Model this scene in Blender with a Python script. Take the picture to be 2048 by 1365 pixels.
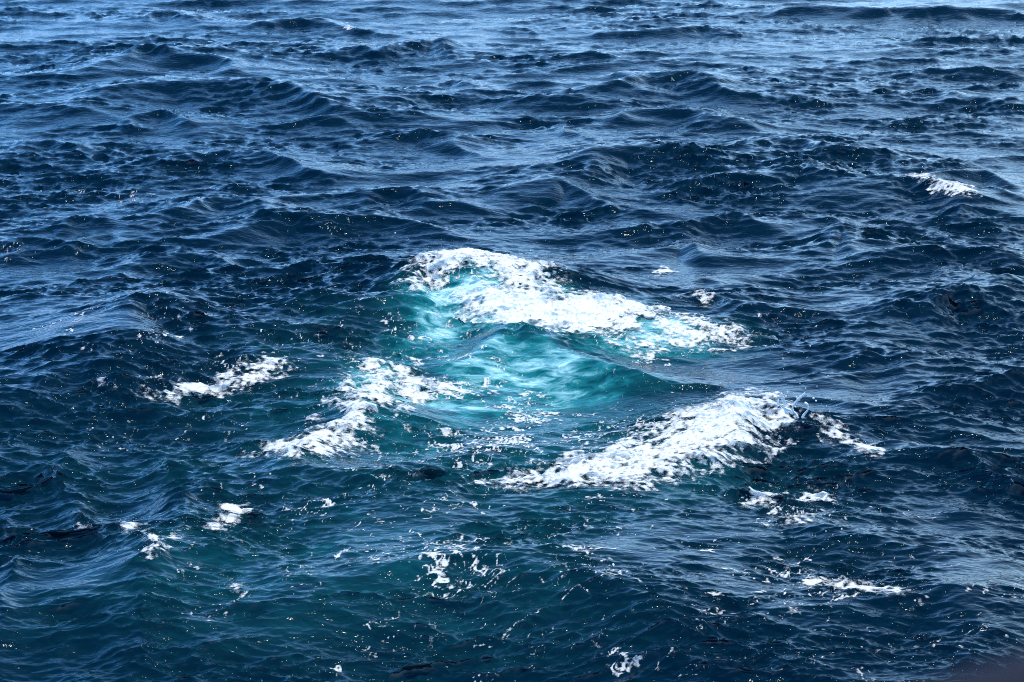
import bpy, math
import numpy as np
from mathutils import Vector

# ------------------------------------------------------------------ camera, sky, sun, exposure
scn = bpy.context.scene
for o in list(bpy.data.objects):
    bpy.data.objects.remove(o)
C = scn.collection
CAM_H, PITCH, FOCAL = 9.0, math.radians(17.0), 85.0
cam_d = bpy.data.cameras.new("camera"); cam = bpy.data.objects.new("camera", cam_d); C.objects.link(cam)
cam_d.sensor_width = 36.0; cam_d.lens = FOCAL; cam_d.clip_start = 0.05; cam_d.clip_end = 20000
cam.location = (0, 0, CAM_H); cam.rotation_euler = (math.pi/2 - PITCH, 0, 0)
cam_d.dof.use_dof = True; cam_d.dof.focus_distance = 28.0; cam_d.dof.aperture_fstop = 10.0
scn.camera = cam

SUN_EL, SUN_AZ = math.radians(78), math.radians(16)      # azimuth measured from +Y towards +X
world = bpy.data.worlds.new("World"); scn.world = world; world.use_nodes = True
wn = world.node_tree; wn.nodes.clear()
sky = wn.nodes.new("ShaderNodeTexSky"); sky.sky_type = 'NISHITA'; sky.sun_disc = False
sky.sun_elevation = SUN_EL; sky.sun_rotation = SUN_AZ
sky.air_density = 1.0; sky.dust_density = 0.5; sky.ozone_density = 1.5; sky.altitude = 0
bg = wn.nodes.new("ShaderNodeBackground"); bg.inputs[1].default_value = 0.15
wo = wn.nodes.new("ShaderNodeOutputWorld")
hs = wn.nodes.new("ShaderNodeHueSaturation"); hs.inputs["Saturation"].default_value = 1.4
wn.links.new(sky.outputs[0], hs.inputs["Color"]); 
# pale haze low in the sky, in long soft streaks, heavier towards the right
wtc = wn.nodes.new("ShaderNodeTexCoord"); sx_ = wn.nodes.new("ShaderNodeSeparateXYZ"); wn.links.new(wtc.outputs["Generated"], sx_.inputs[0])
mrz = wn.nodes.new("ShaderNodeMapRange"); mrz.interpolation_type = 'SMOOTHSTEP'
mrz.inputs["From Min"].default_value = 0.0; mrz.inputs["From Max"].default_value = 0.9; mrz.inputs["To Min"].default_value = 1.0; mrz.inputs["To Max"].default_value = 0.0
wn.links.new(sx_.outputs["Z"], mrz.inputs["Value"])
mrx = wn.nodes.new("ShaderNodeMapRange"); mrx.inputs["From Min"].default_value = -0.38; mrx.inputs["From Max"].default_value = 0.38
mrx.inputs["To Min"].default_value = 0.05; mrx.inputs["To Max"].default_value = 1.0; wn.links.new(sx_.outputs["X"], mrx.inputs["Value"])
wmp = wn.nodes.new("ShaderNodeMapping"); wmp.inputs["Scale"].default_value = (1.6, 1.6, 5.0); wn.links.new(wtc.outputs["Generated"], wmp.inputs[0])
wno = wn.nodes.new("ShaderNodeTexNoise"); wno.inputs["Scale"].default_value = 1.6; wno.inputs["Detail"].default_value = 4; wn.links.new(wmp.outputs[0], wno.inputs["Vector"])
w1 = wn.nodes.new("ShaderNodeMath"); w1.operation = 'MULTIPLY'; wn.links.new(mrz.outputs[0], w1.inputs[0]); wn.links.new(wno.outputs["Fac"], w1.inputs[1])
w2 = wn.nodes.new("ShaderNodeMath"); w2.operation = 'MULTIPLY'; w2.use_clamp = True; wn.links.new(w1.outputs[0], w2.inputs[0])
mrf = wn.nodes.new("ShaderNodeMapRange"); mrf.inputs["To Min"].default_value = 0.55; mrf.inputs["To Max"].default_value = 1.0; wn.links.new(mrx.outputs[0], mrf.inputs["Value"]); wn.links.new(mrf.outputs[0], w2.inputs[1])
w3 = wn.nodes.new("ShaderNodeMath"); w3.operation = 'MULTIPLY'; w3.use_clamp = True; wn.links.new(w2.outputs[0], w3.inputs[0]); w3.inputs[1].default_value = 1.75
hz = wn.nodes.new("ShaderNodeMix"); hz.data_type = 'RGBA'; wn.links.new(w3.outputs[0], hz.inputs["Factor"])
mzt = wn.nodes.new("ShaderNodeMapRange"); mzt.interpolation_type = 'SMOOTHSTEP'
mzt.inputs["From Min"].default_value = 0.42; mzt.inputs["From Max"].default_value = 0.9; wn.links.new(sx_.outputs["Z"], mzt.inputs["Value"])
deep = wn.nodes.new("ShaderNodeMix"); deep.data_type = 'RGBA'; deep.blend_type = 'MULTIPLY'; wn.links.new(mzt.outputs[0], deep.inputs["Factor"])
wn.links.new(hs.outputs[0], deep.inputs[6]); deep.inputs[7].default_value = (0.08, 0.36, 0.52, 1)
wn.links.new(deep.outputs[2], hz.inputs[6]); hzc = wn.nodes.new("ShaderNodeMix"); hzc.data_type = 'RGBA'; wn.links.new(mrx.outputs[0], hzc.inputs["Factor"])
hzc.inputs[6].default_value = (0.7, 4.4, 12.4, 1); hzc.inputs[7].default_value = (5.4, 8.9, 12.6, 1)
wn.links.new(hzc.outputs[2], hz.inputs[7])
wn.links.new(hz.outputs[2], bg.inputs[0]); wn.links.new(bg.outputs[0], wo.inputs[0])
sun_d = bpy.data.lights.new("sun", 'SUN'); sun = bpy.data.objects.new("sun", sun_d); C.objects.link(sun)
sun_d.energy = 2.9; sun_d.angle = math.radians(0.53); sun_d.color = (1.0, 0.95, 0.87)
sdir = Vector((math.sin(SUN_AZ)*math.cos(SUN_EL), math.cos(SUN_AZ)*math.cos(SUN_EL), math.sin(SUN_EL)))
sun.rotation_euler = sdir.to_track_quat('Z', 'Y').to_euler()
scn.view_settings.view_transform = 'Standard'; scn.view_settings.look = 'None'
scn.view_settings.exposure = 0.6; scn.view_settings.gamma = 1.0
scn.cycles.use_denoising = False; scn.cycles.caustics_reflective = False; scn.cycles.caustics_refractive = False; scn.cycles.max_bounces = 6; scn.cycles.sample_clamp_indirect = 1.5; scn.cycles.sample_clamp_direct = 3.0; scn.cycles.filter_width = 1.0

rng = np.random.default_rng(7)

# ------------------------------------------------------------------ photograph pixels -> points of the sea
FPX = FOCAL/36.0*2048.0
cp, sp = math.cos(PITCH), math.sin(PITCH)
def unproj(px, py, z=0.0):
    px = np.asarray(px, float); py = np.asarray(py, float)
    a = (px-1024.0)/FPX; b = -(py-682.5)/FPX
    dx = a; dy = cp + b*sp; dz = -sp + b*cp
    t = (z-CAM_H)/dz
    return dx*t, dy*t
def mpp(py):                                   # metres across one photo pixel at that picture height
    b = -(py-682.5)/FPX
    return CAM_H/(sp-b*cp)/FPX

# ------------------------------------------------------------------ noise tiles
def make_tile(seed, n=512, lo=22.0, hi=44.0):   # band limited gaussian noise, one unit = n/32 samples
    r = np.random.default_rng(seed)
    f = np.fft.rfft2(r.standard_normal((n, n)))
    ky = np.fft.fftfreq(n)[:, None]*n; kx = np.fft.rfftfreq(n)[None, :]*n
    k = np.hypot(kx, ky)
    f = f*np.exp(-((k-32)/11.0)**2)
    t = np.fft.irfft2(f, s=(n, n)); t /= t.std()
    return t.astype(np.float32)
TILES = [make_tile(s) for s in range(11, 16)]
def bil(t, u, v):                              # periodic bilinear lookup, u and v in samples
    n, m = t.shape
    iu = np.floor(u); iv = np.floor(v)
    fu = (u-iu).astype(np.float32); fv = (v-iv).astype(np.float32)
    iu = iu.astype(np.int64) % m; iv = iv.astype(np.int64) % n
    ju = (iu+1) % m; jv = (iv+1) % n
    return (t[iv, iu]*(1-fu)+t[iv, ju]*fu)*(1-fv)+(t[jv, iu]*(1-fu)+t[jv, ju]*fu)*fv
def noise(x, y, wl, seed=0, ang=0.0, stretch=1.0):   # wavelength wl in metres
    c, s = math.cos(ang), math.sin(ang)
    u = (x*c+y*s)/(wl*stretch); v = (-x*s+y*c)/wl
    return bil(TILES[seed % 5], u*16+seed*37.3, v*16+seed*91.7)
def sstep(a, b, x):
    t = np.clip((x-a)/(b-a), 0, 1)
    return t*t*(3-2*t)

# ------------------------------------------------------------------ wind sea: FFT tiles
def wave_tile(seed, n, size, bands, chop, head, spread=2, pw=2.35):
    """height and horizontal displacement of a patch of wind sea; bands = [(lambda_min, lambda_max, std)]"""
    r = np.random.default_rng(seed)
    ky = (np.fft.fftfreq(n)*n*2*math.pi/size)[:, None]; kx = (np.fft.rfftfreq(n)*n*2*math.pi/size)[None, :]
    k = np.hypot(kx, ky); k[0, 0] = 1
    base = np.fft.rfft2(r.standard_normal((n, n)).astype(np.float32))
    cosd = (kx*math.cos(head)+ky*math.sin(head))/k
    dirw = 0.05+0.95*np.abs(cosd)**spread
    H = np.zeros_like(base)
    for lo, hi, std in bands:
        k1, k2 = 2*math.pi/hi, 2*math.pi/lo
        w = k**-pw/(1+(k1/k)**8)/(1+(k/k2)**8)
        F = base*w*dirw
        h = np.fft.irfft2(F, s=(n, n)); H += F*(std/h.std())
    H[0, 0] = 0
    h = np.fft.irfft2(H, s=(n, n)).astype(np.float32)
    dx = np.fft.irfft2(1j*kx/k*H, s=(n, n)).astype(np.float32)*chop
    dy = np.fft.irfft2(1j*ky/k*H, s=(n, n)).astype(np.float32)*chop
    return h, dx, dy, n/size
WA = wave_tile(1, 2048, 71.0, [(1.6, 7.0, 0.024), (0.40, 1.8, 0.0165)], 1.15, math.radians(95), 5.0)
WB = wave_tile(2, 2048, 17.3, [(0.03, 0.50, 0.0125)], 0.85, math.radians(86), 4.0, 1.95)
WC = wave_tile(3, 1024, 23.7, [(0.30, 1.6, 0.035)], 1.3, math.radians(12), 3.0)

# ------------------------------------------------------------------ the traced waves
# (crest line in photograph pixels, height of the dark front in pixels, front factor, back factor)
RIDGES = [
 ([(165,122),(250,99),(325,91),(425,96),(480,120)],32,1,1),
 ([(205,178),(235,160),(300,153),(375,155),(450,155),(550,162),(625,175),(705,200)],40,1,1.2),
 ([(240,236),(300,217),(350,220),(400,240)],20,1,1),
 ([(325,302),(390,288),(500,294),(575,308),(675,337)],30,1,1),
 ([(350,430),(375,403),(425,390),(500,390),(550,400),(600,418)],38,1,1),
 ([(625,402),(725,387),(800,377),(875,390),(940,404)],28,1,1),
 ([(400,464),(500,435),(575,425),(650,428),(775,427),(850,437),(925,452)],40,1,1.2),
 ([(100,457),(165,438),(220,448)],24,1,1),
 ([(-40,480),(0,476),(75,474),(150,480),(210,466),(250,476),(325,482)],24,1,1),
 ([(-20,500),(60,492),(160,497)],24,1,1),
 ([(40,587),(125,570),(200,555),(250,530),(300,510),(360,496),(415,505),(450,525),(500,552)],34,1,1),
 ([(475,532),(550,545),(625,527),(700,528),(800,547)],34,1,1),
 ([(290,556),(375,540),(425,550),(490,578)],30,1,1),
 ([(200,720),(240,668),(270,628),(310,613),(360,618),(430,640),(490,662)],95,1.0,1.3),
 ([(530,655),(560,620),(600,603),(640,600),(680,615),(735,655)],56,1,1),
 ([(600,210),(660,198),(715,210)],16,1,1),
 ([(660,90),(700,84),(770,92),(860,72),(910,95)],18,1,1),
 ([(860,152),(915,146),(965,162)],18,1,1),
 ([(270,22),(340,13),(400,26)],14,1,1),
 ([(480,40),(600,32),(700,42),(760,52)],14,1,1),
 ([(10,280),(100,272),(180,286)],16,1,1),
 ([(60,225),(140,215),(240,228)],14,1,1),
 ([(740,265),(830,253),(900,262),(960,285)],22,1,1),
 ([(560,240),(640,232),(720,246)],14,1,1),
 ([(1190,170),(1264,150),(1304,143),(1374,140),(1394,145),(1449,165),(1534,172)],36,1,1.3),
 ([(1120,178),(1154,165),(1195,174)],14,1,1),
 ([(1210,222),(1250,215),(1304,210),(1400,213),(1450,228),(1524,238)],26,1,1),
 ([(1104,330),(1174,310),(1224,295),(1294,284),(1334,288),(1374,300),(1424,324)],44,1,1.1),
 ([(1494,287),(1524,270),(1599,269),(1639,280),(1700,285),(1750,290),(1824,304)],32,1,1),
 ([(1500,345),(1540,330),(1565,320),(1599,311),(1624,324),(1700,352)],40,1,1),
 ([(1340,380),(1400,360),(1450,351),(1524,354),(1600,372)],28,1,1),
 ([(1724,356),(1799,348),(1850,354),(1900,370),(1960,400)],36,1,1),
 ([(1834,352),(1900,340),(1960,330),(2010,345),(2060,352)],26,1,1),
 ([(1050,382),(1100,362),(1134,364),(1174,380),(1230,398)],28,1,1),
 ([(1230,448),(1300,432),(1374,435),(1449,425),(1524,428),(1580,442)],34,1,1),
 ([(1574,432),(1650,425),(1730,442)],26,1,1),
 ([(1600,486),(1669,465),(1694,450),(1724,475),(1750,488)],36,1,1),
 ([(1750,512),(1799,490),(1850,494),(1900,484),(1974,489),(2060,505)],40,1,1),
 ([(1380,568),(1434,558),(1510,585)],30,1,1),
 ([(1280,490),(1339,470),(1384,480),(1424,494),(1505,500)],30,1,1),
 ([(1340,612),(1380,603),(1450,601),(1524,606),(1574,615),(1660,634)],44,1,1.2),
 ([(1750,635),(1774,618),(1794,600),(1849,600),(1884,594),(1900,575),(1934,569),(1964,585),(2060,612)],60,1,1),
 ([(1840,556),(1864,545),(1884,534),(1914,540),(1944,530),(1980,548)],30,1,1),
 ([(1980,585),(2020,565),(2070,558)],40,1,1),
 ([(1820,372),(1900,366),(1980,375),(2060,392)],22,1,1),
 ([(1560,6),(1700,7),(1850,9),(1990,8),(2060,16)],16,1,1),
 ([(1180,50),(1330,50),(1400,42),(1460,52)],14,1,1),
 ([(1900,188),(1950,180),(2060,196)],18,1,1),
 ([(1820,130),(1900,127),(2060,136)],12,1,1),
 ([(1470,130),(1500,125),(1530,136)],14,1,1),
 ([(1240,110),(1180,102),(1080,106)][::-1],12,1,1),
 ([(1120,240),(1160,262),(1220,276)],14,1,1),
 ([(1820,420),(1900,432),(2050,452)],14,1,1),
 ([(60,775),(105,757),(150,762),(200,768),(228,763),(260,790)],66,1,1),
 ([(290,792),(350,778),(400,763),(475,745),(550,728),(610,732)],40,1,1.2),
 ([(500,912),(540,905),(602,888),(652,855),(702,812),(735,772),(752,722)],84,1.3,1.0),
 ([(290,948),(361,933),(400,920),(450,914),(505,915)],44,1,1.2),
 ([(515,992),(552,965),(627,960),(677,966),(705,982),(735,1012)],60,1,1),
 ([(240,1160),(290,1115),(346,1078),(416,1058),(452,1030),(495,1008)],60,1.2,1.1),
 ([(330,1150),(380,1112),(430,1128),(480,1150)],60,1,0.8),
 ([(560,1180),(652,1145),(752,1109),(852,1088),(952,1078),(1040,1092),(1110,1122),(1180,1158),(1275,1188),(1330,1224),(1380,1254),(1450,1284),(1540,1330)],100,1.2,1.6),
 ([(840,1024),(928,983),(1003,962)],50,1,1.4),
 ([(985,972),(1089,970),(1150,968),(1250,962),(1350,925),(1450,880),(1530,835),(1580,832),(1626,852),(1666,874),(1701,890),(1740,915)],84,1.1,1.3),
 ([(1755,922),(1827,920),(1927,918),(1977,924),(2060,950)],60,1,1.2),
 ([(1580,806),(1650,802),(1726,818),(1835,860)],44,1,1),
 ([(1670,755),(1711,737),(1776,739),(1806,758)],34,1,1),
 ([(1660,720),(1700,700),(1741,676),(1776,690),(1812,716)],56,1,1),
 ([(1960,800),(2000,768),(2032,730),(2080,715)],70,1,1),
 ([(1450,1075),(1496,1046),(1551,1025),(1626,1026),(1651,1038),(1701,1061),(1751,1091),(1802,1116),(1852,1151),(1910,1190)],70,1.1,1.3),
 ([(1560,1190),(1640,1175),(1726,1182),(1802,1205),(1867,1209)],34,1,1),
 ([(1530,1275),(1600,1245),(1680,1222),(1740,1222),(1827,1222),(1870,1262),(1930,1290),(1990,1330)],80,1,1.3),
 ([(1950,1200),(2002,1176),(2070,1168)],46,1,1),
 ([(1095,1010),(1180,1035),(1280,1062),(1380,1072)],30,1,1),
 ([(830,572),(850,545),(880,526),(930,528),(1000,548),(1060,575),(1140,598)],88,0.9,1.0),
 ([(775,645),(805,605),(835,575)],58,1,1),
 ([(960,708),(1000,688),(1050,664),(1100,682),(1200,714),(1300,735),(1450,752)],62,0.9,0.8),
 ([(1240,672),(1300,645),(1340,630),(1400,635),(1480,653),(1530,682)],52,1,1),
 ([(820,745),(900,742),(1000,770)],26,1,1),
 ([(985,700),(1020,678),(1050,658),(1085,682),(1120,702)],62,0.9,0.7),
 ([(-30,940),(30,915),(90,905)],60,1,1),
 ([(-30,1060),(40,1010),(80,985)],30,1,1),
 ([(560,1270),(700,1255),(800,1262),(900,1285)],40,1,1.3),
 ([(1160,1290),(1260,1310),(1350,1345)],40,1,1),
 ([(0,1212),(100,1190),(200,1215)],40,1,1), ([(250,1228),(380,1248),(480,1290)],40,1,1), ([(60,1292),(180,1270),(300,1300)],36,1,1),
 ([(880,1225),(1000,1248),(1110,1300)],40,1,1), ([(330,1330),(440,1312),(560,1340)],34,1,1),
 ([(1480,1130),(1560,1112),(1650,1135)],34,1,1), ([(60,1110),(140,1085),(200,1110)],40,1,1), ([(380,870),(470,850),(560,858)],30,1,1),
 ([(560,1075),(680,1060),(800,1070)],34,1,1), ([(1860,1010),(1960,1030),(2060,1060)],34,1,1), ([(1250,760),(1350,752),(1450,768)],24,1,1),
]
def smooth_line(p, n=6):
    p = np.asarray(p, float); q = np.vstack([2*p[0]-p[1], p, 2*p[-1]-p[-2]]); out = []
    for i in range(1, len(q)-2):
        for t in np.arange(n)/n:
            out.append(0.5*((2*q[i])+(-q[i-1]+q[i+1])*t+(2*q[i-1]-5*q[i]+4*q[i+1]-q[i+2])*t*t+(-q[i-1]+3*q[i]-3*q[i+1]+q[i+2])*t**3))
    out.append(p[-1]); return np.array(out)
HSCALE = 1.12
RW = []
for pts, s, ff, bf in RIDGES:
    L = smooth_line(pts, 4)
    ym = L[:, 1].mean()
    h = s*mpp(ym)*HSCALE*(1+0.32*float(np.clip((ym-900)/150, 0, 1)))
    wx, wy = unproj(L[:, 0], L[:, 1], h*0.8)
    RW.append((wx, wy, h, h*1.65*ff, h*2.8*bf))
def ridge_field(x, y):
    acc = np.zeros(x.shape)
    for wx, wy, h, lf, lb in RW:
        R = 2.6*max(lf, lb)
        m = (x > wx.min()-R) & (x < wx.max()+R) & (y > wy.min()-R) & (y < wy.max()+R)
        idx = np.nonzero(m)[0]
        if len(idx) == 0: continue
        X, Y = x[idx], y[idx]
        # a little irregularity along and across the crest
        X = X + 0.22*lf*noise(X, Y, 3.1*lf, 1); Y = Y + 0.20*lf*noise(X, Y, 2.7*lf, 2)
        ds = []; ss = []; ts = []
        best = np.full(X.shape, 1e9); sgn = np.zeros(X.shape); tt = np.zeros(X.shape)
        seg = np.hypot(np.diff(wx), np.diff(wy)); cum = np.r_[0, np.cumsum(seg)]; tot = cum[-1]
        for i in range(len(wx)-1):
            ax, ay, bx, by = wx[i], wy[i], wx[i+1], wy[i+1]
            vx, vy = bx-ax, by-ay; l2 = vx*vx+vy*vy+1e-9
            t = np.clip(((X-ax)*vx+(Y-ay)*vy)/l2, 0, 1)
            d = np.hypot(X-ax-t*vx, Y-ay-t*vy)
            ds.append(d); ss.append((vx*(Y-ay)-vy*(X-ax))/math.sqrt(l2)/(d+1e-6)); ts.append((cum[i]+t*seg[i])/tot)
        ds = np.array(ds); best = ds.min(0)
        wt = np.exp(-(ds-best)/(0.22*lf+0.25*best)); wt /= wt.sum(0)
        sgn = (wt*np.array(ss)).sum(0); tt = (wt*np.array(ts)).sum(0)
        # which side: front lies to the right of the line's direction
        w = sstep(-0.6, 0.6, sgn)
        Lw = lf*(1-w)+lb*w
        q = best/Lw
        prof = np.exp(-np.sqrt(q*q+0.0016)**1.22)
        end = 0.35+0.65*np.sqrt(np.clip(np.sin(np.pi*np.clip(tt, 0, 1)), 0, 1))
        acc[idx] += (h*end*prof)**2.5
    return acc**(1/2.5)

# rough, sparkling faces just in front of crests: centre and half size in photo pixels
SPARK = [(480,410,90,18),(700,400,110,16),(100,500,110,14),(270,570,150,20),(640,530,90,12),(420,640,90,20),(230,790,80,25),
 (400,800,110,20),(620,790,110,20),(560,830,90,16),(60,980,30,50),(170,1050,50,60),(290,1110,40,30),(480,1030,60,30),(1130,580,60,25),
 (1300,590,60,12),(1500,940,120,40),(1620,890,90,20),(1500,1000,80,20),(1000,1170,90,30),(1110,1210,70,25),(700,1200,150,18),
 (1400,1110,90,40),(1530,1140,80,30),(1500,1220,120,20),(1700,1190,110,40),(1400,1290,60,20),(2000,1220,50,30),(1900,610,90,20),
 (1720,350,80,12),(1320,296,60,10),(1100,720,80,20),(1340,700,80,12),(820,720,70,20),(550,1240,120,20),(120,1240,80,40),(1640,740,60,10)]
SPARK_W = []
def rough_faces(x, y):
    if not SPARK_W:
        for cx, cy, rx, ry in SPARK:
            wx, wy = on_sea([cx], [cy]); _, y1 = on_sea([cx], [cy-ry]); _, y2 = on_sea([cx], [cy+ry])
            SPARK_W.append((wx[0], wy[0], rx*mpp(cy), max(abs(y1[0]-y2[0])/2, 0.15)))
    g = np.zeros_like(x)
    for wx, wy, RX, RY in SPARK_W:
        i = np.nonzero((np.abs(x-wx) < 2*RX) & (np.abs(y-wy) < 2*RY))[0]
        if len(i): g[i] = np.maximum(g[i], np.exp(-((x[i]-wx)/RX)**2-((y[i]-wy)/RY)**2))
    i = np.nonzero(g > 0.02)[0]
    g[i] *= sstep(-0.8, 0.9, noise(x[i], y[i], 0.5, 1, 0, 1.5))
    return g

def sea(x, y, fine=True):
    """undisturbed ground position -> position on the water surface"""
    sh = x.shape; x = x.ravel(); y = y.ravel()
    r = np.hypot(x, y)
    z = ridge_field(x, y)
    near = sstep(260, 90, r)
    dx = np.zeros_like(x); dy = np.zeros_like(x)
    amp = 1.0+0.28*noise(x, y, 9.0, 3)
    h, a, b, s = WA
    u, v = x*s, y*s
    g = amp*near
    z = z+bil(h, u, v)*g; dx += bil(a, u, v)*g; dy += bil(b, u, v)*g
    # crossing chop, strongest where the ship's wash crosses the swell (lower left of the view)
    cx, cy = unproj(60, 1150)
    cw = np.exp(-(((x-cx)/2.6)**2+((y-cy)/4.2)**2))
    h, a, b, s = WC
    u, v = x*s, y*s; g = (0.12+0.72*cw)*near
    z = z+bil(h, u, v)*g; dx += bil(a, u, v)*g; dy += bil(b, u, v)*g
    if fine:
        h, a, b, s = WB
        # ripples lean with the bigger waves
        gust = np.clip(0.95+0.45*noise(x, y, 5.0, 4, 0.1, 2.2)+0.35*noise(x, y, 1.7, 2, 0, 1.6), 0.2, 2.2)
        f = sstep(95, 45, r)
        u, v = (x*0.96+y*0.05)*s, (y-x*0.06)*s
        g = gust*f*(1+0.12*sstep(31, 24, r))
        g = g+1.25*rough_faces(x, y)*f
        z = z+bil(h, u, v)*g; dx += bil(a, u, v)*g; dy += bil(b, u, v)*g
    return (x+dx).reshape(sh), (y+dy).reshape(sh), (z-0.10).reshape(sh)

def on_sea(px, py):                            # photograph pixels -> undisturbed ground coordinates of the water seen there
    px = np.atleast_1d(np.asarray(px, float)); py = np.atleast_1d(np.asarray(py, float))
    z = np.zeros_like(px)
    for _ in range(5):
        x, y = unproj(px, py, z)
        zz = ridge_field(x, y)*0.95-0.10
        z = 0.5*z+0.5*zz
    return unproj(px, py, z)

def poly_sd(x, y, poly):                       # signed distance to a closed polygon (world), positive inside
    n = len(poly); best = np.full(x.shape, 1e9); ins = np.zeros(x.shape, bool)
    for i in range(n):
        ax, ay = poly[i]; bx, by = poly[(i+1) % n]
        vx, vy = bx-ax, by-ay
        t = np.clip(((x-ax)*vx+(y-ay)*vy)/(vx*vx+vy*vy+1e-9), 0, 1)
        best = np.minimum(best, np.hypot(x-ax-t*vx, y-ay-t*vy))
        if ay != by:
            c = ((ay > y) != (by > y)) & (x < (bx-ax)*(y-ay)/(by-ay)+ax)
            ins ^= c
    return np.where(ins, best, -best)
def world_poly(pts):
    p = np.asarray(pts, float); x, y = on_sea(p[:, 0], p[:, 1]); return list(zip(x, y))
def in_poly(x, y, poly, margin):
    P = np.array(poly); out = np.full(x.shape, -1e3)
    m = (x > P[:, 0].min()-margin) & (x < P[:, 0].max()+margin) & (y > P[:, 1].min()-margin) & (y < P[:, 1].max()+margin)
    i = np.nonzero(m)[0]
    if len(i): out[i] = poly_sd(x[i], y[i], poly)
    return out

# ------------------------------------------------------------------ air mixed into the water, and thin foam on it
# centre x, y, half width, half height (pixels), strength
AERATED = [(1000,615,120,30,0.85),(1180,640,150,28,0.90),(1290,660,110,22,0.6),(940,575,80,36,0.85),(1040,612,120,26,0.75),(1360,665,110,24,0.42),
           (860,660,80,60,0.42),(1090,705,100,28,0.40),(1190,735,170,34,0.34),(950,715,110,36,0.32),(1060,745,110,40,0.26),
           (745,770,50,50,0.45),(850,800,120,34,0.45),(1030,800,130,50,0.36),(940,850,260,110,0.22),
           (1350,930,260,60,0.14),(620,800,260,80,0.12),(800,1000,600,180,0.09),(900,1130,380,90,0.09),(380,1130,150,70,0.07),
           (640,640,100,40,0.08),(1250,880,200,80,0.14),(500,1100,800,260,0.035)]
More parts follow.
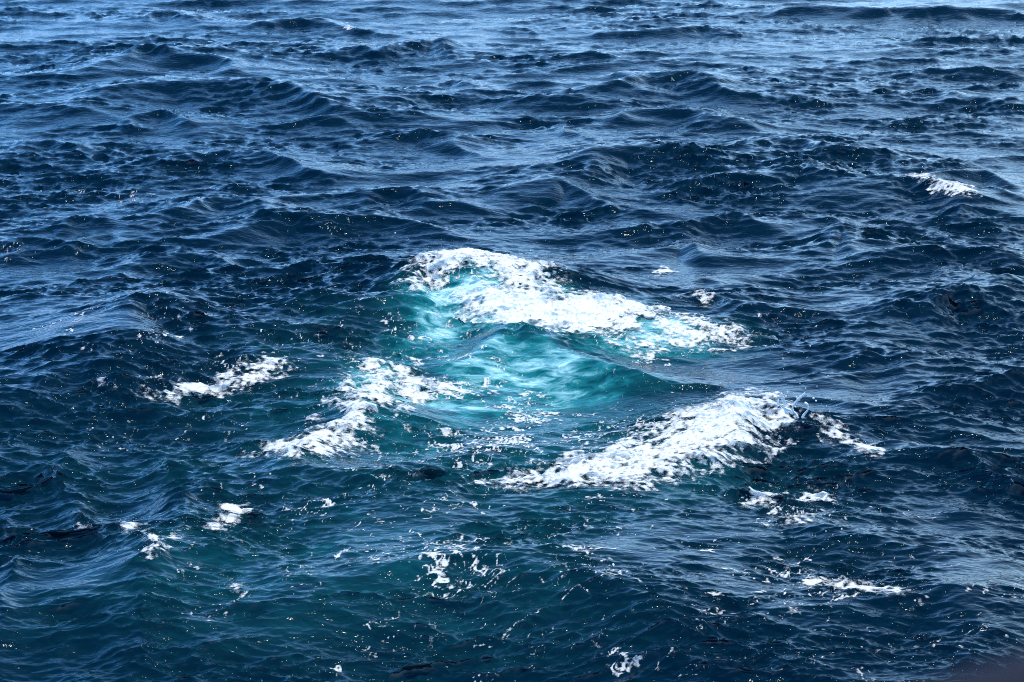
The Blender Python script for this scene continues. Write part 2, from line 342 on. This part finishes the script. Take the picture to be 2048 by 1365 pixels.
# outline of patches of lace foam and how dense
LACE = [
 ([(1000,790),(1060,780),(1110,800),(1130,830),(1090,850),(1030,850),(990,830)],0.85,0.10),
 ([(1130,830),(1180,820),(1250,845),(1240,870),(1180,880),(1140,860)],0.75,0.10),
 ([(840,880),(900,870),(960,880),(1040,880),(1070,900),(1010,920),(920,925),(860,905)],0.9,0.10),
 ([(880,740),(1010,760),(1000,800),(1060,900),(1160,860),(1330,850),(1400,860),(1200,900),(1040,960),(1000,940),(960,860),(940,790)],0.55,0.10),
 ([(1300,860),(1370,825),(1450,800),(1500,800),(1440,850),(1330,880),(1280,890)],0.8,0.10),
 ([(1130,920),(1250,880),(1400,850),(1480,850),(1400,900),(1250,940),(1140,945)],0.75,0.10),
 ([(800,740),(880,745),(950,770),(960,790),(880,800),(800,800),(780,770)],0.95,0.10),
 ([(760,640),(850,590),(1000,660),(1000,720),(860,740),(760,720)],0.5,0.15),
 ([(1240,690),(1300,650),(1420,640),(1500,665),(1450,700),(1350,700),(1260,720)],0.62,0.10),
 ([(980,700),(1040,690),(1060,720),(1000,740)],0.3,0.1),
 ([(560,1000),(900,960),(1300,1000),(1700,1080),(1900,1250),(1600,1360),(900,1330),(500,1200)],0.19,0.5),
 ([(560,640),(800,600),(900,740),(1300,740),(1500,900),(1000,1000),(560,900)],0.20,0.4),
 ([(1400,620),(1600,640),(1560,760),(1400,740)],0.14,0.2),
 ([(1130,640),(1330,620),(1450,650),(1300,700),(1180,690)],0.5,0.15),
 ([(760,640),(840,580),(880,680),(960,740),(860,760),(760,740)],0.42,0.15),
 ([(960,770),(1130,800),(1120,870),(1000,900),(940,840)],0.5,0.12),
 ([(820,860),(1000,850),(1100,910),(1000,950),(880,940)],0.5,0.15),
 ([(1040,1040),(1180,1080),(1290,1180),(1180,1200),(1060,1120)],0.45,0.2),
 ([(1480,1120),(1640,1110),(1760,1180),(1560,1260),(1400,1240)],0.52,0.2),
 ([(860,690),(1000,650),(1250,640),(1300,690),(1120,680),(1050,668),(960,700),(880,730)],0.34,0.15),
 ([(870,555),(930,550),(1000,570),(1060,592),(960,604),(930,650),(870,660),(850,600)],0.74,0.12),
 ([(640,940),(760,830),(860,880),(960,950),(850,990),(700,980)],0.42,0.25),
 ([(1340,970),(1560,900),(1700,1000),(1560,1060),(1400,1020)],0.16,0.2),
 ([(650,1120),(800,1080),(1000,1070),(1100,1110),(1130,1160),(980,1200),(830,1190),(700,1150)],0.60,0.25),
 ([(520,990),(650,980),(860,1020),(900,1060),(740,1060),(600,1060)],0.52,0.25),
 ([(1180,1220),(1240,1225),(1260,1280),(1200,1290)],0.55,0.1),
 ([(1060,1130),(1200,1160),(1300,1230),(1150,1240),(1050,1200)],0.30,0.2),
 ([(1480,1010),(1530,985),(1570,1000),(1530,1018)],0.8,0.06),
 ([(1440,1200),(1560,1150),(1700,1180),(1700,1215),(1560,1230),(1470,1235)],0.62,0.12),
 ([(1490,1050),(1560,1018),(1650,1020),(1580,1045),(1520,1062)],0.7,0.06),
 ([(430,1160),(470,1150),(500,1200),(470,1215)],0.7,0.05),
 ([(420,1060),(500,1020),(440,1080)],0.4,0.08),
 ([(180,620),(500,620),(480,760),(250,760)],0.24,0.3),
 ([(520,650),(700,620),(760,720),(600,720)],0.30,0.25),
 ([(0,650),(160,655),(170,675),(0,670)],0.5,0.1),
 ([(1560,1030),(1700,1010),(1750,1060),(1650,1080)],0.22,0.15),
 ([(0,490),(180,490),(180,512),(0,520)],0.28,0.1),
 ([(430,860),(760,830),(700,960),(450,960)],0.22,0.3),
 ([(200,840),(500,840),(500,900),(260,900)],0.16,0.2),
 ([(1640,990),(1900,1010),(1900,1060),(1700,1050)],0.18,0.2),
 ([(160,380),(380,380),(380,400),(160,400)],0.35,0.2),
 ([(1010,930),(1200,980),(1100,1100),(950,1080)],0.20,0.2),
 ([(1700,1090),(1800,1120),(1830,1180),(1640,1150)],0.25,0.2),
 ([(660,760),(700,760),(640,880),(560,900)],0.4,0.1),
 ([(640,450),(760,440),(760,470),(640,470)],0.22,0.1),
 ([(800,660),(840,600),(880,640),(830,720),(780,740)],0.5,0.1),
 ([(2010,1220),(2060,1210),(2060,1255),(2010,1250)],0.6,0.1),
 ([(1970,1185),(2060,1180),(2060,1200),(1975,1205)],0.3,0.1),
]
def aeration(x, y):
    a = np.zeros_like(x)
    for cx, cy, rx, ry, s in AERATED:
        wx, wy = on_sea([cx], [cy]); wx, wy = wx[0], wy[0]
        RX = rx*mpp(cy); RY = ry*mpp(cy)/0.29
        m = (np.abs(x-wx) < 2.4*RX) & (np.abs(y-wy) < 2.4*RY)
        i = np.nonzero(m)[0]
        if not len(i): continue
        X = x[i]+0.22*RX*noise(x[i], y[i], 1.6*RY+0.5, 0); Y = y[i]+0.22*RY*noise(x[i], y[i], 1.3*RY+0.4, 1)
        g = np.exp(-(((X-wx)/RX)**2+((Y-wy)/RY)**2)*1.1)*s
        a[i] = 1-(1-a[i])*(1-g)
    a = a*np.clip(1+0.13*noise(x, y, 0.7, 2, 0, 1.8)+0.12*noise(x, y, 0.28, 4, 0, 2.0), 0.3, 1.4)
    return np.clip(a, 0, 1)
LACE_W = [(world_poly(p), d, e) for p, d, e in LACE]
def lace(x, y):
    d = np.zeros_like(x)
    for poly, dens, edge in LACE_W:
        e = edge*2.2
        sd = in_poly(x, y, poly, e)
        i = np.nonzero(sd > -e)[0]
        if len(i): d[i] = np.maximum(d[i], dens*sstep(-e, e*0.8, sd[i]))
    i = np.nonzero(d > 0.02)[0]
    out = np.zeros_like(x); out -= 1
    X, Y, D = x[i], y[i], d[i]
    wx = X+0.06*noise(X, Y, 0.45, 0)+0.025*noise(X, Y, 0.16, 2); wy = Y+0.06*noise(X, Y, 0.4, 3)+0.025*noise(X, Y, 0.14, 1)
    n1 = np.abs(noise(wx, wy, 0.25, 1, 0.1, 2.2)); n2 = np.abs(noise(wx, wy, 0.11, 2, -0.1, 2.4)); n3 = noise(wx, wy, 0.8, 4, 0.0, 1.6)
    n4 = noise(wx, wy, 0.05, 3, 0, 1.6); n5 = noise(wx, wy, 0.25, 0, 0, 1.8)
    v = 0.85*np.maximum(0.30-n1, -0.4)+0.55*np.maximum(0.30-n2, -0.5)+0.14*n3+0.17*n4+0.12*n5+(D-0.48)*0.9
    out[i] = np.clip(v, -1, 0.8)
    return out

# ------------------------------------------------------------------ object helpers
def tag(o, label=None, cat=None, group=None, kind=None):
    if label: o["label"] = label
    if cat: o["category"] = cat
    if group: o["group"] = group
    if kind: o["kind"] = kind
    return o
def mesh_obj(name, verts, faces, mat, parent=None, attrs=None, smooth=True):
    me = bpy.data.meshes.new(name)
    verts = np.asarray(verts, np.float32); faces = np.asarray(faces, np.int32)
    k = faces.shape[1]
    me.vertices.add(len(verts)); me.vertices.foreach_set("co", verts.ravel())
    me.loops.add(faces.size); me.loops.foreach_set("vertex_index", faces.ravel())
    me.polygons.add(len(faces)); me.polygons.foreach_set("loop_start", np.arange(0, faces.size, k, dtype=np.int32))
    me.update(calc_edges=True)
    if smooth: me.polygons.foreach_set("use_smooth", np.ones(len(faces), bool))
    for n, a in (attrs or {}).items():
        at = me.attributes.new(n, 'FLOAT', 'POINT'); at.data.foreach_set("value", np.asarray(a, np.float32))
    me.materials.append(mat)
    o = bpy.data.objects.new(name, me); C.objects.link(o)
    if parent: o.parent = parent
    return o
def compact(faces, *arrs):
    used = np.unique(faces); remap = np.full(faces.max()+1, -1, np.int64); remap[used] = np.arange(len(used))
    return (remap[faces],)+tuple(a[used] for a in arrs)

# ------------------------------------------------------------------ materials
def new_mat(name):
    m = bpy.data.materials.new(name); m.use_nodes = True; nt = m.node_tree; nt.nodes.clear()
    out = nt.nodes.new("ShaderNodeOutputMaterial"); p = nt.nodes.new("ShaderNodeBsdfPrincipled")
    nt.links.new(p.outputs[0], out.inputs[0]); return m, nt, p
def water_mat():
    m, nt, p = new_mat("sea_water")
    N = nt.nodes.new; Lk = nt.links.new
    at = N("ShaderNodeAttribute"); at.attribute_name = "air"
    cr = N("ShaderNodeValToRGB"); e = cr.color_ramp.elements
    e[0].position = 0.0; e[0].color = (0.0001, 0.0082, 0.0185, 1)
    e[1].position = 1.0; e[1].color = (0.50, 0.74, 0.77, 1)
    for pos, col in ((0.12, (0.0015, 0.024, 0.034)), (0.35, (0.003, 0.066, 0.080)), (0.55, (0.012, 0.170, 0.182)), (0.8, (0.21, 0.47, 0.50))):
        q = cr.color_ramp.elements.new(pos); q.color = col+(1,)
    tca = N("ShaderNodeTexCoord"); mpa = N("ShaderNodeMapping"); mpa.inputs["Scale"].default_value = (0.5, 1.2, 1.0); Lk(tca.outputs["Object"], mpa.inputs[0])
    na = N("ShaderNodeTexNoise"); na.inputs["Scale"].default_value = 7; na.inputs["Detail"].default_value = 5; na.inputs["Roughness"].default_value = 0.65; na.inputs["Distortion"].default_value = 0.8
    Lk(mpa.outputs[0], na.inputs["Vector"])
    ma = N("ShaderNodeMath"); ma.operation = 'MULTIPLY_ADD'; Lk(na.outputs["Fac"], ma.inputs[0]); ma.inputs[1].default_value = 1.9; ma.inputs[2].default_value = 0.05
    mb = N("ShaderNodeMath"); mb.operation = 'MULTIPLY'; mb.use_clamp = True; Lk(ma.outputs[0], mb.inputs[0]); Lk(at.outputs["Fac"], mb.inputs[1]); Lk(mb.outputs[0], cr.inputs[0]); Lk(cr.outputs[0], p.inputs["Base Color"])
    p.inputs["IOR"].default_value = 1.333; p.inputs["Roughness"].default_value = 0.02
    # ripples too small for the mesh
    tc = N("ShaderNodeTexCoord")
    mp = N("ShaderNodeMapping"); mp.inputs["Scale"].default_value = (0.40, 1.0, 0.8); Lk(tc.outputs["Object"], mp.inputs[0])
    n1 = N("ShaderNodeTexNoise"); n1.inputs["Scale"].default_value = 15; n1.inputs["Detail"].default_value = 1.5; n1.inputs["Distortion"].default_value = 0.6
    n1.inputs["Roughness"].default_value = 0.55
    Lk(mp.outputs[0], n1.inputs["Vector"])
    b = N("ShaderNodeBump"); b.inputs["Strength"].default_value = 1.0; b.inputs["Distance"].default_value = 0.010
    Lk(n1.outputs["Fac"], b.inputs["Height"]); Lk(b.outputs[0], p.inputs["Normal"])
    return m
def foam_mat(name, thin):
    m, nt, p = new_mat(name)
    N = nt.nodes.new; Lk = nt.links.new
    p.inputs["Base Color"].default_value = (0.76, 0.78, 0.765, 1); p.inputs["Roughness"].default_value = 0.35
    tc = N("ShaderNodeTexCoord")
    mp = N("ShaderNodeMapping"); mp.inputs["Scale"].default_value = (0.7, 1, 1); Lk(tc.outputs["Object"], mp.inputs[0])
    n1 = N("ShaderNodeTexNoise"); n1.inputs["Scale"].default_value = 42; n1.inputs["Detail"].default_value = 5; n1.inputs["Roughness"].default_value = 0.75
    Lk(mp.outputs[0], n1.inputs["Vector"])
    b = N("ShaderNodeBump"); b.inputs["Strength"].default_value = 0.6; b.inputs["Distance"].default_value = 0.014
    Lk(n1.outputs["Fac"], b.inputs["Height"]); Lk(b.outputs[0], p.inputs["Normal"])
    at = N("ShaderNodeAttribute"); at.attribute_name = "cover"
    ad = N("ShaderNodeMath"); ad.operation = 'MULTIPLY_ADD'; Lk(n1.outputs["Fac"], ad.inputs[0]); ad.inputs[1].default_value = 1.5 if thin else 2.4
    ad.inputs[2].default_value = -0.75 if thin else -1.2
    s = N("ShaderNodeMath"); s.operation = 'ADD'; Lk(at.outputs["Fac"], s.inputs[0]); Lk(ad.outputs[0], s.inputs[1])
    mr = N("ShaderNodeMapRange"); mr.interpolation_type = 'SMOOTHSTEP'
    mr.inputs["From Min"].default_value = 0.0; mr.inputs["From Max"].default_value = 0.5 if thin else 0.95
    mr.inputs["To Max"].default_value = 0.8 if thin else 0.93
    Lk(s.outputs[0], mr.inputs["Value"]); Lk(mr.outputs[0], p.inputs["Alpha"])
    return m
M_WATER = water_mat(); M_FOAM = foam_mat("whitecap_foam", False); M_LACE = foam_mat("lace_foam", True)
M_DROP, _nt, _p = new_mat("spray"); _p.inputs["Base Color"].default_value = (0.85, 0.9, 0.92, 1); _p.inputs["Roughness"].default_value = 0.12

# ------------------------------------------------------------------ the sea, one sheet to the horizon
def steps(a, b, first, growth):
    out = [a]; d = first
    while out[-1] < b: out.append(out[-1]+d); d *= growth
    out[-1] = b; return out[1:]
DA = 0.023
fine = np.arange(-13.2, 13.2, DA)
side = np.array(steps(13.2, 180, DA*1.2, 1.022))
ang = np.radians(np.concatenate([-side[::-1][0:], fine, side[:-1]]))
ang = ang[ang > -math.pi+1e-4]
dep = np.arange(28.0, 7.6, -0.019)
rr = CAM_H/np.tan(np.radians(dep))
inner = rr[0]-np.array(steps(0, rr[0]-0.3, 0.03, 1.03))
outer = np.array(steps(rr[-1], 9000, 0.2, 1.035))
rr = np.concatenate([inner[::-1], rr, outer])
A, R = np.meshgrid(ang, rr)
bx, by = (R*np.sin(A)).ravel(), (R*np.cos(A)).ravel()
sx, sy, sz = sea(bx, by)
air = aeration(bx, by)
na, nr = len(ang), len(rr)
ii = np.arange(na*nr).reshape(nr, na); nx = np.roll(ii, -1, axis=1)
F = np.stack([ii[:-1].ravel(), nx[:-1].ravel(), nx[1:].ravel(), ii[1:].ravel()], 1)
print("sea verts", na, nr, na*nr)
water = mesh_obj("water", np.stack([sx, sy, sz], 1), F, M_WATER, attrs={"air": air})
tag(water, "dark blue choppy sea with teal water in the middle", "sea", kind="structure")

# lace foam: a skin lying on the same sheet
lc = lace(bx, by)
keep = (lc[F] > -0.25).any(1)
LF = F[keep]
LF, X, Y, Z, V = compact(LF, sx, sy, sz, lc)
foam = mesh_obj("sea_foam", np.stack([X, Y, Z+0.006], 1), LF, M_LACE, attrs={"cover": V})
tag(foam, "thin white lace of foam streaks spread over the water", "foam", kind="stuff")

# ------------------------------------------------------------------ whitecaps: heaps of foam riding on the crests
PHI = (1+5**0.5)/2
ICO_V = np.array([(-1,PHI,0),(1,PHI,0),(-1,-PHI,0),(1,-PHI,0),(0,-1,PHI),(0,1,PHI),(0,-1,-PHI),(0,1,-PHI),(PHI,0,-1),(PHI,0,1),(-PHI,0,-1),(-PHI,0,1)])/1.902
ICO_F = np.array([(0,11,5),(0,5,1),(0,1,7),(0,7,10),(0,10,11),(1,5,9),(5,11,4),(11,10,2),(10,7,6),(7,1,8),(3,9,4),(3,4,2),(3,2,6),(3,6,8),(3,8,9),(4,9,5),(2,4,11),(6,2,10),(8,6,7),(9,8,1)])
def blobs(P, rad):
    n = len(P); k = rng.uniform(0.75, 1.3, (n, 1, 3))
    V = (P[:, None, :]+ICO_V[None]*rad[:, None, None]*k).reshape(-1, 3)
    Fc = (ICO_F[None]+(np.arange(n)*12)[:, None, None]).reshape(-1, 3)
    return V, Fc
def whitecap(pts, thick, dens, label, spray=60, lift=0.25):
    poly = world_poly(pts); P = np.array(poly); pym = np.mean([p[1] for p in pts]); m = mpp(pym)
    st = 1.5*m; e = 0.30*math.sqrt(abs(np.sum(P[:, 0]*np.roll(P[:, 1], -1)-np.roll(P[:, 0], -1)*P[:, 1]))/2)
    e = min(max(e, 0.06), 0.32)
    xs = np.arange(P[:, 0].min()-e, P[:, 0].max()+e, st); ys = np.arange(P[:, 1].min()-e, P[:, 1].max()+e, st*1.5)
    X, Y = np.meshgrid(xs, ys); sh = X.shape; x = X.ravel(); y = Y.ravel()
    sd = poly_sd(x, y, poly)
    q = sd/e
    rag = 0.55*noise(x, y, 0.42, 1, 0, 1.3)+0.45*noise(x, y, 0.19, 2, 0.2, 1.6)+0.25*noise(x, y, 0.085, 3, 0, 1.6)
    fr = np.clip((poly_sd(x, y+0.2, poly)-poly_sd(x, y-0.2, poly))/0.4, -1, 1)      # dense rolling front, thinning back
    mm = np.clip(q, -2, 1)*0.75+0.42*rag+(dens-0.55)*0.9+0.45*fr*min(1, thick*8)
    cover = np.clip(mm, -1, 1.9 if dens > 1.3 else 1.25)*0.85-0.12+0.22*noise(x, y, 0.07, 4, 0, 1.5)+0.16*noise(x, y, 0.2, 0, 0, 2.0)
    lump = 0.65+0.30*np.abs(noise(x, y, 0.45, 0, 0, 1.4))+0.07*np.abs(noise(x, y, 0.15, 3))+0.05*noise(x, y, 0.06, 2)
    off = 0.33*thick*sstep(-0.2, 1.6, mm)*lump
    gx, gy, gz = sea(x, y)
    # foam mounds lean forward over the front of the crest
    gy = gy-off*0.4
    gz = gz+off+0.01
    ii = np.arange(len(x)).reshape(sh)
    Fq = np.stack([ii[:-1, :-1].ravel(), ii[:-1, 1:].ravel(), ii[1:, 1:].ravel(), ii[1:, :-1].ravel()], 1)
    k = (cover[Fq] > -0.8).any(1) & (sd[Fq] > -e).all(1)
    Fq, a, b, c, cv = compact(Fq[k], gx, gy, gz, cover)
    org = np.array([a.mean(), b.mean(), c.mean()])
    root = mesh_obj("whitecap", np.stack([a, b, c], 1)-org, Fq, M_FOAM, attrs={"cover": cv})
    root.location = org
    tag(root, label, "whitecap", "whitecaps breaking on the waves")
    if spray:
        cand = np.nonzero((cv > -0.2) & (cv < 0.8))[0]
        pick = rng.choice(cand, spray)
        up = rng.exponential(lift*0.35, spray)
        up = up*(rng.random(spray) > 0.4)
        Pp = np.stack([a[pick]+rng.normal(0, 0.05+up*0.6), b[pick]+rng.normal(0, 0.05, spray)-up*0.2, c[pick]+up], 1)-org
        V, Fc = blobs(Pp, np.minimum(rng.lognormal(-0.2, 0.5, spray)*0.38*m, 0.014))
        d = mesh_obj("spray", V, Fc, M_DROP, parent=root); d["kind"] = "stuff"
    return root
WC_LIST = [
 ([(826,574),(845,548),(868,518),(900,508),(960,512),(1020,528),(1075,545),(1100,570),(1135,602),(1095,602),(1040,590),(985,560),(930,548),(890,552),(850,566)],0.16,1.15,"sunlit foam along the tall summit crest at the top of the pale turquoise water",500,0.30),
 ([(945,602),(975,583),(1040,588),(1100,598),(1160,602),(1210,605),(1295,624),(1240,642),(1150,648),(1060,642),(1010,630),(970,626)],0.20,1.6,"thickest pure white foam band across the middle of the pale turquoise water",300,0.25),
 ([(1236,676),(1290,645),(1340,630),(1400,636),(1480,655),(1520,674),(1460,672),(1400,676),(1340,680),(1290,696)],0.09,0.7,"broken foam on the low crest at the right end of the turquoise patch",150,0.2),
 ([(305,790),(350,772),(400,758),(470,742),(545,722),(585,735),(560,750),(480,768),(400,787),(340,794)],0.10,0.95,"long narrow foam strip slanting upward, leftmost of the long whitecaps",220,0.25),
 ([(522,908),(600,880),(650,850),(690,810),(715,780),(735,735),(760,720),(800,735),(795,760),(765,790),(795,818),(750,818),(715,848),(690,882),(650,908),(600,914)],0.15,1.1,"curved foam crest climbing steeply to a rounded head left of the turquoise water",500,0.35),
 ([(785,748),(830,748),(900,765),(965,778),(900,792),(830,802),(790,790)],0.07,0.85,"soft foam tongue trailing right from the rounded head of the curved crest",80,0.15),
 ([(995,964),(1080,948),(1130,925),(1200,905),(1290,880),(1340,860),(1400,835),(1450,800),(1490,783),(1520,795),(1550,820),(1578,850),(1560,872),(1500,887),(1440,907),(1380,932),(1320,952),(1290,967),(1230,974),(1150,972),(1080,972)],0.17,1.02,"largest whitecap, a long ragged foam roller in front of the turquoise water",900,0.35),
 ([(1300,862),(1370,828),(1440,806),(1480,800),(1430,840),(1340,870)],0.05,0.7,"foam sheet on the back of the largest whitecap",60,0.15),
 ([(1636,858),(1680,868),(1720,893),(1768,905),(1740,920),(1700,907),(1660,882)],0.08,0.8,"short foam ridge running down to the right of the thrown water splash",140,0.25),
 ([(440,1062),(452,1035),(445,1005),(480,1008),(502,1020),(485,1037),(462,1052),(430,1072),(412,1067)],0.08,0.8,"small foam burst on the peak in front of the curved foam crest",160,0.25),
 ([(280,1125),(298,1094),(330,1094),(355,1110),(320,1127),(290,1142)],0.06,0.65,"sparkling foam cluster at the foot of the line of small foam tufts",120,0.2),
 ([(235,1076),(268,1048),(298,1058),(303,1082),(280,1088)],0.05,0.4,"foam tuft where two small crests cross in the lower left",100,0.2),
 ([(146,1064),(162,1042),(176,1062),(162,1078)],0.05,0.3,"tiny foam tuft on the leftmost crossing crest",60,0.15),
 ([(343,1090),(358,1070),(385,1058),(384,1076),(362,1098)],0.05,0.35,"foam tuft between the sparkling cluster and the small foam burst",70,0.18),
 ([(446,1160),(470,1150),(484,1180),(478,1206),(464,1200),(460,1175)],0.04,0.4,"upright smear of foam on the dark teal face in the lower left",40,0.15),
 ([(1484,1010),(1530,986),(1568,992),(1540,1012),(1500,1020)],0.05,0.8,"bright foam patch right under the front of the largest whitecap",60,0.15),
 ([(1585,1002),(1620,986),(1662,988),(1672,1004),(1620,1012)],0.06,0.75,"foam patch with a pointed right tip, right of the bright foam patch",80,0.2),
 ([(1480,1056),(1560,1028),(1620,1022),(1660,1036),(1600,1042),(1540,1050)],0.05,0.4,"thin foam line on the crest just below the two foam patches",70,0.15),
 ([(1610,1180),(1670,1163),(1720,1180),(1780,1196),(1830,1206),(1800,1214),(1750,1210),(1680,1200)],0.07,0.7,"low foam streak lying across the wave at the bottom right",160,0.25),
 ([(1815,354),(1850,355),(1900,369),(1950,391),(1942,396),(1890,380),(1845,364)],0.08,1.15,"distant foam edge sliding down a dark crest in the upper right",90,0.25),
 ([(1296,552),(1330,543),(1368,549),(1320,558)],0.05,0.6,"small far whitecap right of the summit crest foam",30,0.15),
 ([(1362,610),(1400,601),(1455,606),(1410,614)],0.05,0.35,"thin foam cap above the low crest at the turquoise patch's right end",40,0.15),
 ([(680,56),(698,46),(714,56),(694,62)],0.06,0.3,"tiny farthest whitecap near the top of the view",0,0.1),
 ([(150,770),(200,762),(236,764),(238,780),(200,778)],0.05,0.25,"thin foam rim on the steep crest at the left side",50,0.2),
]
for pts, th, dn, lab, spn, lf in WC_LIST: whitecap(pts, th, dn, lab, spn, lf)

# ------------------------------------------------------------------ water thrown up at the end of the largest whitecap
bx0, by0 = on_sea([1592], [850]); _, Y0, Z0 = sea(bx0, by0); Y0 = float(Y0[0]); Z0 = float(Z0[0])
def wall_pt(px, py, dy=0.0):                    # point straight above the crest
    a = (px-1024)/FPX; b = -(py-13-682.5)/FPX; dy = dy-0.35
    t = (Y0+dy)/(cp+b*sp); return np.array([a*t, Y0+dy, CAM_H+(-sp+b*cp)*t])
def strand(pts, rad, seed):
    L = smooth_line(np.array([np.r_[wall_pt(p[0], p[1], p[2])] for p in pts]), 7)
    r = np.random.default_rng(seed); n = len(L); k = 8
    T = np.gradient(L, axis=0); T /= np.linalg.norm(T, axis=1)[:, None]
    U = np.cross(T, (0, 1, 0)); U /= np.linalg.norm(U, axis=1)[:, None]; W = np.cross(T, U)
    rd = 0.8*np.interp(np.linspace(0, 1, n), np.linspace(0, 1, len(rad)), rad)*r.uniform(0.75, 1.3, n)
    rd[0] *= 0.3; rd[-1] *= 0.3
    th = np.arange(k)/k*2*math.pi
    V = (L[:, None]+rd[:, None, None]*(np.cos(th)[None, :, None]*U[:, None]+np.sin(th)[None, :, None]*W[:, None])).reshape(-1, 3)
    Fs = [(i*k+j, i*k+(j+1) % k, (i+1)*k+(j+1) % k, (i+1)*k+j) for i in range(n-1) for j in range(k)]
    return V, np.array(Fs)
root = bpy.data.objects.new("splash", None); C.objects.link(root); root.location = wall_pt(1590, 850)
tag(root, "thrown strands and drops of water at the right tip of the largest whitecap", "splash")
org = np.array(root.location)
for i, (pts, rad) in enumerate([
  ([(1597,850,0),(1593,843,0),(1585,830,0),(1595,814,-.05),(1603,806,-.08),(1611,799,-.1)],[.014,.010,.012,.024,.014,.012]),
  ([(1604,850,0),(1608,843,0),(1615,834,-.05),(1616,825,-.05),(1609,819,-.1)],[.014,.018,.012,.010,.026]),
  ([(1574,842,0),(1571,828,0),(1567,814,-.05),(1561,799,-.1)],[.03,.022,.018,.022]),
  ([(1585,842,0),(1580,834,0),(1570,830,-.05),(1558,822,-.1),(1556,812,-.1)],[.02,.02,.014,.012,.010])]):
    V, Fs = strand(pts, rad, i); mesh_obj("water_strand", V-org, Fs, M_DROP, parent=root)
dr = [(1627,810,2.0),(1632,815,1.6),(1593,808,1.8),(1552,808,1.4),(1572,806,1.5),(1653,826,1.4),(1659,836,1.1),(1611,790,1.2),(1634,786,1.1),(1575,798,1.2),(1606,858,1.5),(1641,852,1.0),(1546,802,1.0),(1600,780,1.0),(1540,792,1.2),(1623,840,.9)]
for px, py, r_ in dr:
    V, Fc = blobs((wall_pt(px, py, -.05)-org)[None], np.array([r_*0.006])); mesh_obj("droplet", V, Fc, M_DROP, parent=root)

# ------------------------------------------------------------------ the ship's rail, close to the lens at the lower right corner
M_RAIL, _nt, _p = new_mat("rail_paint"); _p.inputs["Base Color"].default_value = (0.009, 0.011, 0.022, 1); _p.inputs["Roughness"].default_value = 0.8; _p.inputs["Specular IOR Level"].default_value = 0.15
zr = CAM_H-0.27
ax_, ay_ = unproj(1960, 1515, zr); bx_, by_ = unproj(2140, 1450, zr)
pa = np.array([float(ax_), float(ay_), zr]); dv = np.array([float(bx_-ax_), float(by_-ay_), 0]); dv /= np.linalg.norm(dv)
def bar(p0, p1, r, name, parent, k=24):
    d = p1-p0; ln = np.linalg.norm(d); d = d/ln
    U = np.cross(d, (0, 0, 1) if abs(d[2]) < .9 else (1, 0, 0)); U /= np.linalg.norm(U); W = np.cross(d, U); th = np.arange(k)/k*2*math.pi
    prof = [(0, .0), (0, .7), (.15, .93), (.35, 1)]
    st = [(a*r, b*r) for a, b in prof]+[(ln-a*r, b*r) for a, b in prof[::-1]]
    V = np.concatenate([(p0+d*a)[None]+b*(np.cos(th)[:, None]*U+np.sin(th)[:, None]*W) for a, b in st])
    Fs = [(i*k+j, i*k+(j+1) % k, (i+1)*k+(j+1) % k, (i+1)*k+j) for i in range(len(st)-1) for j in range(k)]
    return mesh_obj(name, V, np.array(Fs), M_RAIL, parent=parent)
rail = bpy.data.objects.new("ship_rail", None); C.objects.link(rail)
tag(rail, "blurred dark grey ship rail poking into the bottom right corner", "rail")
bar(pa-dv*1.2, pa+dv*1.6, 0.021, "handrail", rail)
for t in (-1.0, 1.4): bar(pa+dv*t-np.array([0, 0, 1.1]), pa+dv*t-np.array([0, 0, 0.019]), 0.016, "post", rail)
